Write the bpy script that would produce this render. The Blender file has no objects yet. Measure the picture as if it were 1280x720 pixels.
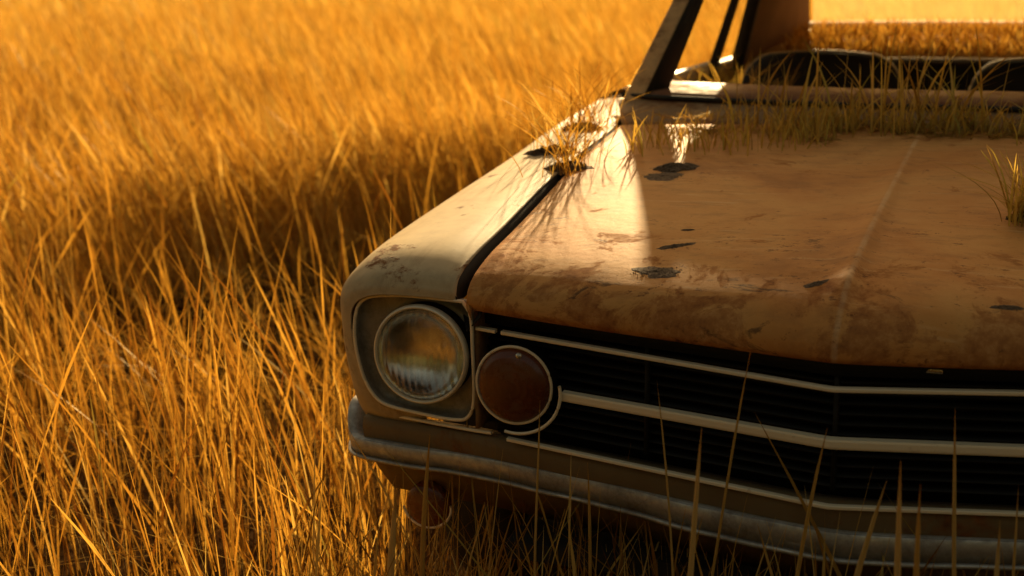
import bpy, math, random
import numpy as np
from mathutils import Matrix, Vector
rng = np.random.default_rng(7)
random.seed(7)
R = math.radians
scene = bpy.context.scene
COL = scene.collection

# ------------------------------------------------------------------ helpers
def mesh_from(name, verts, faces, smooth=True):
    me = bpy.data.meshes.new(name)
    me.from_pydata([tuple(map(float, v)) for v in verts], [], [tuple(map(int, f)) for f in faces])
    me.validate()
    if smooth:
        me.polygons.foreach_set('use_smooth', [True] * len(me.polygons))
    me.update()
    return me

def link(name, me, mat, parent=None, label=None):
    o = bpy.data.objects.new(name, me)
    COL.objects.link(o)
    if mat is not None and len(me.materials) == 0:
        me.materials.append(mat)
    if parent is not None:
        o.parent = parent
        root = parent
        while root.parent is not None:
            root = root.parent
        o.matrix_parent_inverse = Matrix.Translation(-root.location) if parent == root else Matrix.Identity(4)
    if label:
        o['label'] = label
    return o

def tag(o, label, cat, group=None, kind=None):
    if label: o['label'] = label
    if cat: o['category'] = cat
    if group: o['group'] = group
    if kind: o['kind'] = kind
    return o

class MB:
    """collects geometry for ONE mesh"""
    def __init__(s): s.v = []; s.f = []
    def add(s, verts, faces):
        b = len(s.v); s.v += [tuple(v) for v in verts]; s.f += [tuple(i + b for i in f) for f in faces]; return s
    def grid(s, P, close_u=False, close_v=False):
        P = np.asarray(P, float); n, m = P.shape[:2]
        F = []
        for i in range(n if close_u else n - 1):
            for j in range(m if close_v else m - 1):
                a, b = i * m + j, i * m + (j + 1) % m
                c, d = ((i + 1) % n) * m + (j + 1) % m, ((i + 1) % n) * m + j
                F.append((a, b, c, d))
        return s.add(P.reshape(-1, 3), F)
    def hexa(s, q0, q1):
        """two quads -> closed box"""
        F = [(3, 2, 1, 0), (4, 5, 6, 7)] + [(i, (i + 1) % 4, 4 + (i + 1) % 4, 4 + i) for i in range(4)]
        return s.add(list(q0) + list(q1), F)
    def box(s, c, d):
        x, y, z = c; a, b, e = d[0] / 2, d[1] / 2, d[2] / 2
        q = [(x - a, y - b), (x + a, y - b), (x + a, y + b), (x - a, y + b)]
        return s.hexa([(p[0], p[1], z - e) for p in q], [(p[0], p[1], z + e) for p in q])
    def tube(s, path, r, n=8, closed=False, squash=None):
        path = np.asarray(path, float); k = len(path)
        rr = np.broadcast_to(np.asarray(r, float), (k,))
        rings = []
        for i in range(k):
            if closed: t = path[(i + 1) % k] - path[i - 1]
            else: t = path[min(i + 1, k - 1)] - path[max(i - 1, 0)]
            t = t / (np.linalg.norm(t) + 1e-12)
            up = np.array([0, 0, 1.]) if abs(t[2]) < .93 else np.array([0, -1., 0])
            a = np.cross(t, up); a /= np.linalg.norm(a); b = np.cross(a, t)
            an = np.linspace(0, 2 * np.pi, n, endpoint=False)
            sa, sb = squash if squash else (1, 1)
            rings.append(path[i] + rr[i] * (sa * np.cos(an)[:, None] * a + sb * np.sin(an)[:, None] * b))
        s.grid(np.array(rings), close_u=closed, close_v=True)
        if not closed:
            b0 = len(s.v) - k * n
            s.f.append(tuple(range(b0, b0 + n))); s.f.append(tuple(reversed(range(b0 + (k - 1) * n, b0 + k * n))))
        return s
    def lathe(s, prof, centre, axis='y', n=48, sign=1):
        """prof: (radius, along axis) rows"""
        an = np.linspace(0, 2 * np.pi, n, endpoint=False)
        P = []
        for r, t in prof:
            if axis == 'y': P.append(np.stack([centre[0] + r * np.cos(an), np.full(n, centre[1] + sign * t), centre[2] + r * np.sin(an)], -1))
            else: P.append(np.stack([np.full(n, centre[0] + sign * t), centre[1] + r * np.cos(an), centre[2] + r * np.sin(an)], -1))
        return s.grid(np.array(P), close_v=True)
    def flip(s):
        s.v = [(-x, y, z) for x, y, z in s.v]; s.f = [tuple(reversed(f)) for f in s.f]; return s
    def build(s, name, mat, parent=None, label=None, smooth=True, solid=0, bevel=0, mirror=False, offset=-1):
        v = [(-x, y, z) for x, y, z in s.v] if mirror else s.v
        f = [tuple(reversed(q)) for q in s.f] if mirror else s.f
        o = link(name, mesh_from(name, v, f, smooth), mat, parent, label)
        if solid:
            m = o.modifiers.new('thickness', 'SOLIDIFY'); m.thickness = solid; m.offset = offset
        if bevel:
            m = o.modifiers.new('rounding', 'BEVEL'); m.width = bevel; m.segments = 3; m.limit_method = 'ANGLE'
            for p in o.data.polygons: p.use_smooth = True
        return o

def catmull(P, n, axis=0):
    P = np.moveaxis(np.asarray(P, float), axis, 0); k = len(P)
    Q = np.concatenate([[2 * P[0] - P[1]], P, [2 * P[-1] - P[-2]]])
    out = []
    for t in np.linspace(0, k - 1, n):
        i = min(int(t), k - 2); u = t - i
        p0, p1, p2, p3 = Q[i], Q[i + 1], Q[i + 2], Q[i + 3]
        out.append(.5 * (2 * p1 + (p2 - p0) * u + (2 * p0 - 5 * p1 + 4 * p2 - p3) * u * u + (3 * p1 - p0 - 3 * p2 + p3) * u ** 3))
    return np.moveaxis(np.array(out), 0, axis)

# ------------------------------------------------------------------ materials
class NT:
    def __init__(s, name):
        s.m = bpy.data.materials.new(name); s.m.use_nodes = True
        s.t = s.m.node_tree; s.t.nodes.clear()
        s.out = s.t.nodes.new('ShaderNodeOutputMaterial')
    def n(s, typ, **kw):
        nd = s.t.nodes.new(typ)
        for k, v in kw.items():
            if k in nd.inputs: nd.inputs[k].default_value = v
            else: setattr(nd, k, v)
        return nd
    def l(s, a, b): s.t.links.new(a, b)
    def coord(s): return s.n('ShaderNodeTexCoord').outputs['Object']
    def noise(s, vec, scale, detail=6, rough=.6, stretch=None, dist=0):
        if stretch:
            mp = s.n('ShaderNodeMapping'); mp.inputs['Scale'].default_value = stretch; s.l(vec, mp.inputs['Vector']); vec = mp.outputs[0]
        nd = s.n('ShaderNodeTexNoise'); nd.inputs['Scale'].default_value = scale; nd.inputs['Detail'].default_value = detail
        nd.inputs['Roughness'].default_value = rough; nd.inputs['Distortion'].default_value = dist
        s.l(vec, nd.inputs['Vector']); return nd.outputs['Fac']
    def ramp(s, fac, stops):
        r = s.n('ShaderNodeValToRGB'); e = r.color_ramp.elements
        while len(e) < len(stops): e.new(.5)
        for el, (p, c) in zip(e, stops):
            el.position = p; el.color = (*c, 1) if len(c) == 3 else c
        s.l(fac, r.inputs['Fac']); return r.outputs['Color']
    def g(s, fac, a, b): return s.ramp(fac, [(a, (0, 0, 0)), (b, (1, 1, 1))])
    def mix(s, f, a, b, mode='MIX'):
        m = s.n('ShaderNodeMix', data_type='RGBA', blend_type=mode)
        for i, x in ((0, f), (6, a), (7, b)):
            if isinstance(x, (int, float)): m.inputs[i].default_value = x
            elif isinstance(x, tuple): m.inputs[i].default_value = (*x, 1)
            else: s.l(x, m.inputs[i])
        return m.outputs[2]
    def math(s, op, a, b=0.0):
        m = s.n('ShaderNodeMath', operation=op)
        for i, x in ((0, a), (1, b)):
            if isinstance(x, (int, float)): m.inputs[i].default_value = x
            else: s.l(x, m.inputs[i])
        return m.outputs[0]
    def bsdf(s, col, rough=.5, metal=0.0, bump=None, bs=.3, bd=.002, **kw):
        b = s.n('ShaderNodeBsdfPrincipled')
        for k, x in (('Base Color', col), ('Roughness', rough), ('Metallic', metal), *kw.items()):
            if isinstance(x, (int, float)): b.inputs[k].default_value = x
            elif isinstance(x, tuple): b.inputs[k].default_value = (*x, 1) if len(x) == 3 else x
            else: s.l(x, b.inputs[k])
        if bump is not None:
            bp = s.n('ShaderNodeBump'); bp.inputs['Strength'].default_value = bs; bp.inputs['Distance'].default_value = bd
            s.l(bump, bp.inputs['Height']); s.l(bp.outputs[0], b.inputs['Normal'])
        s.l(b.outputs[0], s.out.inputs['Surface']); return b

def paint_mat(name, paint, paint2, rust_lo, rust_hi, rough=.56, scale=3.2, streak=True):
    k = NT(name); c = k.coord()
    base = k.mix(k.g(k.noise(c, scale, 8, .65), .35, .68), paint, paint2)
    grime = k.g(k.noise(c, 26, 8, .72), .45, .72)
    base = k.mix(k.math('MULTIPLY', grime, .35), base, (.16, .10, .05))
    if streak:
        st = k.g(k.noise(c, 5, 7, .7, stretch=(5, .7, 2)), .55, .72)
        base = k.mix(k.math('MULTIPLY', st, .45), base, (.23, .13, .06))
    rn = k.math('ADD', k.math('MULTIPLY', k.noise(c, 5.5, 9, .68, dist=.4), .7), k.math('MULTIPLY', k.noise(c, 40, 6, .7), .3))
    rf = k.g(rn, rust_lo, rust_hi)
    rc = k.ramp(k.noise(c, 30, 8, .7), [(.3, (.07, .03, .016)), (.5, (.19, .075, .028)), (.7, (.30, .14, .05))])
    col = k.mix(rf, base, rc)
    ro = k.math('ADD', rough, k.math('MULTIPLY', rf, .35))
    bmp = k.math('ADD', k.math('MULTIPLY', k.noise(c, 90, 5, .7), k.math('ADD', .15, rf)), k.math('MULTIPLY', k.noise(c, 4, 3), .6))
    k.bsdf(col, ro, 0, bmp, .35, .0025, **{'Specular IOR Level': .08})
    return k.m

def hood_mat():
    k = NT('rusted_hood_paint'); c = k.coord()
    sx = k.n('ShaderNodeSeparateXYZ'); k.l(c, sx.inputs[0])
    big = k.noise(c, 2.2, 8, .62, dist=.5)
    base = k.ramp(big, [(.32, (.34, .125, .034)), (.45, (.54, .225, .058)), (.57, (.60, .285, .082)), (.70, (.44, .17, .045))])
    sm = k.noise(c, 14, 9, .7, stretch=(1, 2.2, 1))
    base = k.mix(k.math('MULTIPLY', k.g(sm, .5, .75), .55), base, (.22, .095, .04))
    scratch = k.noise(c, 9, 6, .7, stretch=(.6, 5, 2))
    base = k.mix(k.math('MULTIPLY', k.g(scratch, .58, .68), .5), base, (.68, .42, .19))
    # worn, mottled band near the leading edge (y small) and towards the middle of the panel
    band = k.n('ShaderNodeMapRange'); k.l(k.math('SUBTRACT', sx.outputs['Y'], k.math('MULTIPLY', k.math('ABSOLUTE', sx.outputs['X']), .16)), band.inputs['Value'])
    band.inputs['From Min'].default_value = .30; band.inputs['From Max'].default_value = .0
    mot = k.math('ADD', k.noise(c, 11, 9, .72, dist=.6), k.math('MULTIPLY', band.outputs[0], .13))
    rf = k.g(mot, .60, .66)
    rc = k.ramp(k.noise(c, 45, 8, .75), [(.34, (.22, .075, .026)), (.5, (.38, .145, .042)), (.66, (.54, .26, .09))])
    col = k.mix(k.math('MULTIPLY', rf, .9), base, rc)
    cr = k.n('ShaderNodeMapRange'); k.l(k.math('ABSOLUTE', sx.outputs['X']), cr.inputs['Value']); cr.inputs['From Min'].default_value = .006; cr.inputs['From Max'].default_value = .002
    col = k.mix(k.math('MULTIPLY', cr.outputs[0], k.math('MULTIPLY', k.g(k.noise(c, 13, 6, .7), .34, .6), .42)), col, (.74, .52, .30))   # highlight along the crease, painted in as a pale line
    chip = k.g(k.math('ADD', k.noise(c, 34, 6, .8, stretch=(1, 1.6, 1)), k.math('MULTIPLY', k.math('SUBTRACT', k.noise(c, 4, 3), .5), .35)), .625, .645)
    col = k.mix(k.math('MULTIPLY', chip, .8), col, (.15, .055, .022))
    dustn = k.g(k.noise(c, 3.1, 8, .7), .42, .7)
    col = k.mix(k.math('MULTIPLY', dustn, .18), col, (.66, .38, .15))
    # fine pitting
    pit = k.g(k.noise(c, 120, 3, .6), .66, .76)
    col = k.mix(k.math('MULTIPLY', pit, .5), col, (.08, .035, .016))
    blot = k.g(k.math('ADD', k.noise(c, 6, 9, .75, stretch=(1, 2.6, 1), dist=.8), k.math('MULTIPLY', band.outputs[0], .06)), .66, .70)
    col = k.mix(k.math('MULTIPLY', blot, .75), col, (.07, .04, .025))
    bmp = k.math('ADD', k.math('MULTIPLY', k.noise(c, 70, 6, .75), .5), k.math('MULTIPLY', k.noise(c, 5, 4), 1.4))
    k.bsdf(col, k.math('ADD', .65, k.math('MULTIPLY', rf, .25)), 0, bmp, .45, .003, **{'Specular IOR Level': .06})
    return k.m

def metal_mat(name, col, dirt, rough, amount=.5, metal=.9):
    k = NT(name); c = k.coord()
    d = k.g(k.math('ADD', k.math('MULTIPLY', k.noise(c, 9, 8, .7), .6), k.math('MULTIPLY', k.noise(c, 60, 6, .75), .4)), .62 - .25 * amount, .70)
    cc = k.mix(d, col, dirt)
    me = k.math('SUBTRACT', metal, k.math('MULTIPLY', d, metal * .8))
    ro = k.math('ADD', rough, k.math('MULTIPLY', d, .45))
    k.bsdf(cc, ro, me, k.noise(c, 80, 6, .7), .25, .0015)
    return k.m

def plain_mat(name, a, b, rough=.7, scale=12, bump=.3, **kw):
    k = NT(name); c = k.coord()
    nn = k.noise(c, scale, 7, .65)
    k.bsdf(k.ramp(nn, [(.3, a), (.7, b)]), rough, 0, k.noise(c, scale * 5, 5, .7), bump, .003, **kw)
    return k.m

def grass_mat(name, stops, trans=.45, tint=(1, .80, .42), gloss=.008):
    k = NT(name)
    at = k.n('ShaderNodeAttribute', attribute_name='tint')
    col = k.ramp(at.outputs['Fac'], stops)
    d = k.n('ShaderNodeBsdfDiffuse'); t = k.n('ShaderNodeBsdfTranslucent')
    k.l(col, d.inputs['Color']); k.l(k.mix(1.0, col, tint, 'MULTIPLY') if tint else col, t.inputs['Color'])
    mx = k.n('ShaderNodeMixShader'); mx.inputs[0].default_value = trans
    k.l(d.outputs[0], mx.inputs[1]); k.l(t.outputs[0], mx.inputs[2])
    gl = k.n('ShaderNodeBsdfGlossy'); gl.inputs['Roughness'].default_value = .35; gl.inputs['Color'].default_value = (.9, .75, .5, 1)
    m2 = k.n('ShaderNodeMixShader'); m2.inputs[0].default_value = gloss
    k.l(mx.outputs[0], m2.inputs[1]); k.l(gl.outputs[0], m2.inputs[2])
    k.l(m2.outputs[0], k.out.inputs['Surface'])
    return k.m

STRAW = [(0, (.16, .065, .014)), (.25, (.34, .18, .034)), (.5, (.50, .30, .062)), (.78, (.66, .44, .12)), (.92, (.74, .56, .22)), (1, (.34, .28, .07))]
M = dict(
    hood=hood_mat(),
    paint=paint_mat('faded_cream_paint', (.56, .43, .26), (.46, .34, .195), .555, .60),
    paint_brown=paint_mat('rusty_cream_paint', (.30, .175, .08), (.22, .12, .052), .50, .62, .55),
    paint_pillar=paint_mat('rust_tinged_paint', (.70, .43, .20), (.58, .32, .13), .52, .64, .55),
    dash=paint_mat('rusty_red_brown_metal', (.24, .10, .05), (.17, .07, .035), .50, .62, .6),
    chrome=metal_mat('tarnished_chrome', (.62, .58, .50), (.20, .13, .07), .22, .35),
    trim=metal_mat('aluminium_trim', (.86, .72, .51), (.42, .28, .16), .5, .2, .05),
    bumper=metal_mat('weathered_chrome', (.56, .54, .50), (.09, .06, .04), .30, .95, .7),
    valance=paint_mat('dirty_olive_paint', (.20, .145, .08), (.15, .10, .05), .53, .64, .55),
    ring=metal_mat('lamp_ring_chrome', (.85, .76, .60), (.25, .16, .09), .3, .25, .25),
    sill=plain_mat('bleached_sill_paint', (.40, .27, .13), (.5, .36, .19), .9, 20),
    bezel=metal_mat('dull_bezel_metal', (.32, .29, .24), (.08, .06, .04), .5, .6, .4),
    black=plain_mat('black_grille_paint', (.002, .0016, .0013), (.005, .0036, .003), .7, 20),
    dark=plain_mat('dark_interior', (.010, .008, .006), (.022, .016, .011), .85, 8),
    vinyl=plain_mat('black_vinyl', (.006, .005, .004), (.011, .009, .007), .85, 25),
    piping=plain_mat('cream_piping', (.42, .30, .14), (.55, .42, .22), .6, 30),
    shelf=plain_mat('sun_faded_shelf_cloth', (.34, .20, .06), (.50, .33, .11), .9, 14),
    liner=plain_mat('brown_trim_cloth', (.16, .075, .030), (.24, .12, .05), .85, 10),
    rubber=plain_mat('tyre_rubber', (.012, .011, .010), (.03, .026, .02), .85, 20),
    moss=plain_mat('dark_moss', (.07, .042, .024), (.24, .15, .085), .95, 130, .8),
    soil=plain_mat('cowl_soil', (.05, .028, .014), (.12, .07, .035), .95, 50, .8),
    grass=grass_mat('dry_straw', STRAW, .42),
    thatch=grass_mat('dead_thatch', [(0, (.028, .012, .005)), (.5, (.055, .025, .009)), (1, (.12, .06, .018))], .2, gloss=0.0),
    cowlgrass=grass_mat('olive_straw', [(0, (.30, .18, .045)), (.4, (.48, .35, .09)), (.75, (.62, .46, .14)), (1, (.38, .36, .09))], .45),
)
def glass_lens():
    k = NT('headlight_glass'); c = k.coord()
    g = k.n('ShaderNodeBsdfGlass'); g.inputs['IOR'].default_value = 1.38; g.inputs['Roughness'].default_value = .03; g.inputs['Color'].default_value = (.98, .96, .92, 1)
    sx = k.n('ShaderNodeSeparateXYZ'); k.l(c, sx.inputs[0])
    w = k.n('ShaderNodeTexWave'); w.inputs['Scale'].default_value = 26; w.inputs['Distortion'].default_value = .5; k.l(c, w.inputs['Vector'])
    msk = k.g(k.noise(c, 9, 2, .5), .36, .42)
    bp = k.n('ShaderNodeBump'); bp.inputs['Strength'].default_value = 1.0; bp.inputs['Distance'].default_value = .003
    k.l(k.math('MULTIPLY', w.outputs['Fac'], msk), bp.inputs['Height']); k.l(bp.outputs[0], g.inputs['Normal'])
    d = k.n('ShaderNodeBsdfDiffuse'); d.inputs['Color'].default_value = (.62, .54, .40, 1)
    b = k.n('ShaderNodeMixShader'); k.l(k.math('MULTIPLY', k.g(k.noise(c, 20, 8, .72), .46, .78), .18), b.inputs[0]); k.l(g.outputs[0], b.inputs[1]); k.l(d.outputs[0], b.inputs[2])
    k.l(b.outputs[0], k.out.inputs['Surface']); return k.m
M['lens'] = glass_lens()
def amber():
    k = NT('dark_red_amber_lens'); c = k.coord()
    mp = k.n('ShaderNodeMapping'); mp.inputs['Location'].default_value = (.523, 0, -.637); k.l(c, mp.inputs['Vector'])
    rib = k.n('ShaderNodeTexWave', wave_type='RINGS', rings_direction='Y'); rib.inputs['Scale'].default_value = 28; k.l(mp.outputs[0], rib.inputs['Vector'])
    dust = k.g(k.noise(c, 30, 8, .75), .5, .78)
    k.bsdf(k.mix(k.math('MULTIPLY', dust, .5), k.ramp(k.noise(c, 14, 5), [(.3, (.085, .018, .007)), (.7, (.15, .038, .012))]), (.20, .12, .06)), k.math('ADD', .25, k.math('MULTIPLY', dust, .5)), 0, k.math('ADD', rib.outputs['Fac'], k.math('MULTIPLY', k.noise(c, 60, 4), .5)), .14, .0015)
    return k.m
M['amber'] = amber()
def dusty_glass():
    k = NT('dusty_window_glass'); c = k.coord()
    tr = k.n('ShaderNodeBsdfTransparent'); tr.inputs['Color'].default_value = (.96, .92, .84, 1)
    tl = k.n('ShaderNodeBsdfTranslucent'); tl.inputs['Color'].default_value = (.78, .52, .24, 1)
    df = k.n('ShaderNodeBsdfDiffuse'); df.inputs['Color'].default_value = (.6, .45, .25, 1)
    m0 = k.n('ShaderNodeMixShader'); m0.inputs[0].default_value = .25; k.l(tl.outputs[0], m0.inputs[1]); k.l(df.outputs[0], m0.inputs[2])
    a = k.n('ShaderNodeMixShader'); k.l(k.math('ADD', .12, k.math('MULTIPLY', k.noise(c, 7, 7, .7), .30)), a.inputs[0]); k.l(tr.outputs[0], a.inputs[1]); k.l(m0.outputs[0], a.inputs[2])
    k.l(a.outputs[0], k.out.inputs['Surface']); return k.m
M['dusty'] = dusty_glass()

# ------------------------------------------------------------------ the car
car = bpy.data.objects.new('abandoned_car', None); COL.objects.link(car)
car.location = (0, 2.2, 0); car.empty_display_size = .3
tag(car, 'rusty cream sedan abandoned in tall golden grass, seen from its front corner', 'car')

# ---- hood
HC = np.array([(-.002, .749), (-.007, .758), (-.004, .778), (.014, .799), (.055, .820), (.14, .839), (.28, .860), (.45, .880), (.70, .905), (.95, .926), (1.225, .945)])
HE = np.array([(-.600, .100, .758), (-.600, .093, .772), (-.601, .100, .790), (-.602, .120, .806), (-.604, .158, .818), (-.606, .22, .832), (-.610, .33, .847), (-.621, .48, .863), (-.641, .72, .889), (-.660, .96, .911), (-.692, 1.278, .928)])
HCd, HEd = catmull(HC, 70), catmull(HE, 70)
def hood_grid():
    us = np.linspace(-1, 1, 121); G = np.zeros((70, 121, 3))
    for j, u in enumerate(us):
        a = abs(u); w = (math.sqrt(a * a + .0012) - math.sqrt(.0012)) / (math.sqrt(1.0012) - math.sqrt(.0012))
        G[:, j, 0] = HEd[:, 0] * -u if u > 0 else HEd[:, 0] * a
        G[:, j, 1] = HCd[:, 0] + (HEd[:, 1] - HCd[:, 0]) * w
        G[:, j, 2] = HCd[:, 1] + (HEd[:, 2] - HCd[:, 1]) * u * u
    x = G[..., 0]; t = np.clip((G[..., 1] - .02) / .1, 0, 1)
    ridge = np.where(x < 0, np.exp(-(x / .030) ** 2), np.exp(-(x / .010) ** 2))
    G[..., 2] += 0.0105 * ridge * t * np.clip(1.35 - G[..., 1], .2, 1)
    # slight dents
    G[..., 2] += .0035 * np.sin(6.1 * x + 2.3 * G[..., 1] + .7) * np.sin(4.3 * G[..., 1] + 1.2) * t
    return G
HG = hood_grid()
def hood_z(x, y):
    S = HG[10:].reshape(-1, 3); d = (S[:, 0] - x) ** 2 + (S[:, 1] - y) ** 2
    i = np.argpartition(d, 14)[:14]; A = np.column_stack([S[i, 0] - x, S[i, 1] - y, np.full(14, .02)])
    return float(np.linalg.lstsq(A, S[i, 2], rcond=.02)[0][2] * .02) if d[i].max() > 0 else float(S[i[0], 2])
b = MB(); b.grid(HG)
# lip folded back under the leading edge, and down-turned side flanges
lip = np.stack([HG[0], HG[0] + [0, .012, -.004], HG[0] + [0, .04, .004]]); b.grid(lip[::-1])
for k_ in (0, -1):
    e_ = HG[3:, k_]; b.grid(np.stack([e_, e_ + [0.002 if k_ else -.002, 0, -.004], e_ + [(.006 if k_ == -1 else -.006) * -1 * (1 if k_ == -1 else 1) * (1), 0, -.022]]))
b.build('hood', M['hood'], car, 'rust brown hood with a raised centre crease and worn leading edge', solid=.0015)

# ---- fenders
FR = np.array([
 [(-.604,.128,.735),(-.609,.114,.766),(-.70,.112,.768),(-.780,.114,.764),(-.824,.124,.738),(-.830,.130,.68),(-.818,.140,.61),(-.785,.150,.560),(-.70,.155,.551)],
 [(-.600,.140,.745),(-.606,.117,.782),(-.70,.117,.786),(-.790,.121,.780),(-.845,.136,.752),(-.853,.145,.685),(-.843,.153,.605),(-.812,.160,.545),(-.72,.160,.530)],
 [(-.600,.165,.765),(-.609,.140,.803),(-.70,.142,.808),(-.797,.148,.800),(-.864,.172,.765),(-.874,.186,.690),(-.867,.193,.60),(-.843,.195,.528),(-.76,.19,.505)],
 [(-.606,.24,.79),(-.612,.22,.824),(-.70,.22,.831),(-.805,.225,.822),(-.869,.25,.782),(-.885,.26,.69),(-.884,.27,.59),(-.872,.27,.50),(-.84,.27,.44)],
 [(-.614,.38,.80),(-.618,.36,.846),(-.71,.37,.852),(-.815,.38,.838),(-.870,.39,.802),(-.889,.40,.70),(-.889,.40,.60),(-.883,.40,.50),(-.86,.40,.44)],
 [(-.628,.65,.85),(-.632,.64,.881),(-.72,.65,.882),(-.825,.65,.864),(-.872,.65,.828),(-.890,.66,.74),(-.890,.66,.70),(-.888,.66,.68),(-.872,.66,.655)],
 [(-.652,.96,.88),(-.655,.95,.908),(-.74,.95,.907),(-.825,.96,.893),(-.868,.98,.868),(-.889,.98,.77),(-.889,.98,.72),(-.886,.98,.68),(-.872,.98,.635)],
 [(-.690,1.27,.90),(-.693,1.262,.925),(-.765,1.27,.928),(-.825,1.28,.925),(-.858,1.29,.916),(-.886,1.30,.80),(-.887,1.30,.65),(-.882,1.30,.45),(-.86,1.30,.33)],
 [(-.742,1.60,.945),(-.745,1.60,.974),(-.79,1.602,.971),(-.828,1.602,.960),(-.855,1.602,.942),(-.885,1.602,.82),(-.886,1.60,.65),(-.880,1.60,.45),(-.86,1.60,.32)],
])
for r_i, gap in zip(range(9), (.026, .028, .029, .029, .027, .025, .021, .015, 0)):
    if r_i < 8:
        yy = FR[r_i, 1, 1]; xe = np.interp(yy, HE[2:, 1], HE[2:, 0])
        FR[r_i, 1, 0] = xe - gap; FR[r_i, 0, 0] = xe - gap + .003
        FR[r_i, 0, 2] = FR[r_i, 1, 2] - (.004, .022, .04, .05, .05, .05, .05, .05)[r_i]; FR[r_i, 0, 1] = FR[r_i, 1, 1] + .004
FI = catmull(FR[:, 0], 90)
FG = catmull(catmull(FR[:, 1:], 90, 0), 60, 1)
for mir in (False, True):
    bb = MB(); bb.grid(FG);
    bb.build('fender', M['paint'], car, 'cream front fender with sunlit top beside its grass tuft' if not mir else 'cream front fender on the far side of the hood', solid=.0018, mirror=mir, offset=1)
    # gutter under the hood gap
    e = np.array(HEd[12:]); fi = catmull(FR[2:, 0], len(e)); fi[:, 1] = np.maximum(fi[:, 1], e[:, 1] - .01)
    g = MB(); g.grid(np.stack([FG[:, 0] + [.0006, 0, -.0022], FI], 1)); g.grid(np.stack([fi + [-.004, .01, -.030], .5 * (fi + e) + [0, 0, -.060], e + [.02, 0, -.040]], 1))
    g.build('gutter', M['dark'], car, solid=.002, mirror=mir)

# ---- headlight units
LC = np.array([-.698, .118, .667])
BZ = np.array([(-.618,.765),(-.69,.766),(-.75,.764),(-.797,.756),(-.819,.735),(-.826,.69),(-.823,.65),(-.813,.61),(-.796,.581),(-.77,.566),(-.71,.559),(-.645,.556),(-.617,.564),(-.604,.597),(-.602,.68),(-.604,.74)])
BZd = catmull(np.vstack([BZ, BZ[:1]]), 97)[:-1]
def bez_y(x): return .117 + .016 * np.clip((-x - .6) / .22, 0, 1)
outl = np.stack([BZd[:, 0], bez_y(BZd[:, 0]), BZd[:, 1]], 1)
outl[:, 1] += np.clip((.70 - outl[:, 2]) / .15, 0, 1) * .012
for mir in (False, True):
    lb = None
    bz = MB()
    ring_in = []
    for p in outl:
        d = np.array([p[0] - LC[0], p[2] - LC[2]]); d = d / np.linalg.norm(d)
        ring_in.append((LC[0] + d[0] * .0850, .140, LC[2] + d[1] * .0850))
    ring_in = np.array(ring_in)
    rows = []
    for t, dy in ((0, .002), (.04, .014), (.10, .022), (.35, .026), (.7, .030), (.93, .030), (1, .026)):
        q = outl * (1 - t) + ring_in * t; q[:, 1] = outl[:, 1] * (1 - t) + .128 * t + dy; rows.append(q)
    bz.grid(np.array(rows), close_v=True)
    bo = bz.build('headlight_bezel', M['bezel'], car, mirror=mir, solid=.0015)
    tr = MB(); tr.tube(outl + [0, -.003, 0], .0032, 8, closed=True)
    tr.build('bezel_trim', M['trim'], bo, mirror=mir)
    hl = MB()   # chrome ring
    an = np.linspace(0, 2 * np.pi, 24, endpoint=False)
    prof = [(.0820 + .0040 * np.cos(a), -.004 + .009 * np.sin(a)) for a in an] 
    prof.append(prof[0])
    hl.lathe(prof, LC + [0, .008, 0], n=72)
    ho = hl.build('headlight', M['ring'], car, mirror=mir)
    cn = MB(); cn.lathe([(.0825, .004), (.0825, .05), (.07, .09), (.0005, .10)], LC, n=48); cn.build('lamp_can', M['black'], ho, mirror=mir)
    rf = MB(); rf.lathe([(.079, .002), (.076, .012), (.066, .023), (.050, .033), (.030, .040), (.014, .043), (.0005, .044)], LC, n=64)
    rf.build('reflector', metal_mat('silvered_reflector', (.95, .92, .86), (.5, .4, .26), .14, .1, 1.0), ho, mirror=mir)
    ln = MB(); ln.lathe([(.0790, .001), (.076, -.005), (.067, -.011), (.054, -.017), (.036, -.0215), (.018, -.024), (.0005, -.0248)], LC, n=72)
    ln.build('lens', M['lens'], ho, mirror=mir)
    # cheek between lamp and grille
    ck = MB(); ck.grid(np.array([[(-.600, .120, z), (-.594, .124, z), (-.594, .20, z)] for z in np.linspace(.548, .765, 12)]))
    ck.build('grille_cheek', M['paint_brown'], car, mirror=mir, solid=.002)

# ---- grille
def gy(x):    # plan curve of the grille: a soft V
    a = np.abs(x); return -.010 + (.128) * (np.sqrt((a / .6) ** 2 * .9 + .0001) - .01) / .94
def top_z(x): return .7105 + .010 * np.abs(x) / .6
def mid_z(x): return np.full_like(np.asarray(x, float), .630)
def bot_z(x): return .534 + .006 * np.abs(x) / .6
gr = MB()
xs = np.linspace(-.598, .598, 121)
gr.grid(np.stack([np.stack([xs, gy(xs) + .085, np.full_like(xs, z)], 1) for z in (.50, .62, .77)]))
go = gr.build('grille', M['black'], car, 'black recessed grille crossed by bright horizontal strips', solid=.002)
sl = MB()
for z in np.arange(.550, .742, .016):
    sl.grid(np.stack([np.stack([xs, gy(xs) + .048, np.full_like(xs, z)], 1), np.stack([xs, gy(xs) + .075, np.full_like(xs, z + .003)], 1)]))
sl.build('slats', M['black'], go, solid=.002)
for x in (-.30, 0, .30):
    p = MB(); p.box((x, float(gy(x)) + .055, .645), (.006, .03, .20)); p.build('grille_post', M['black'], go)
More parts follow.
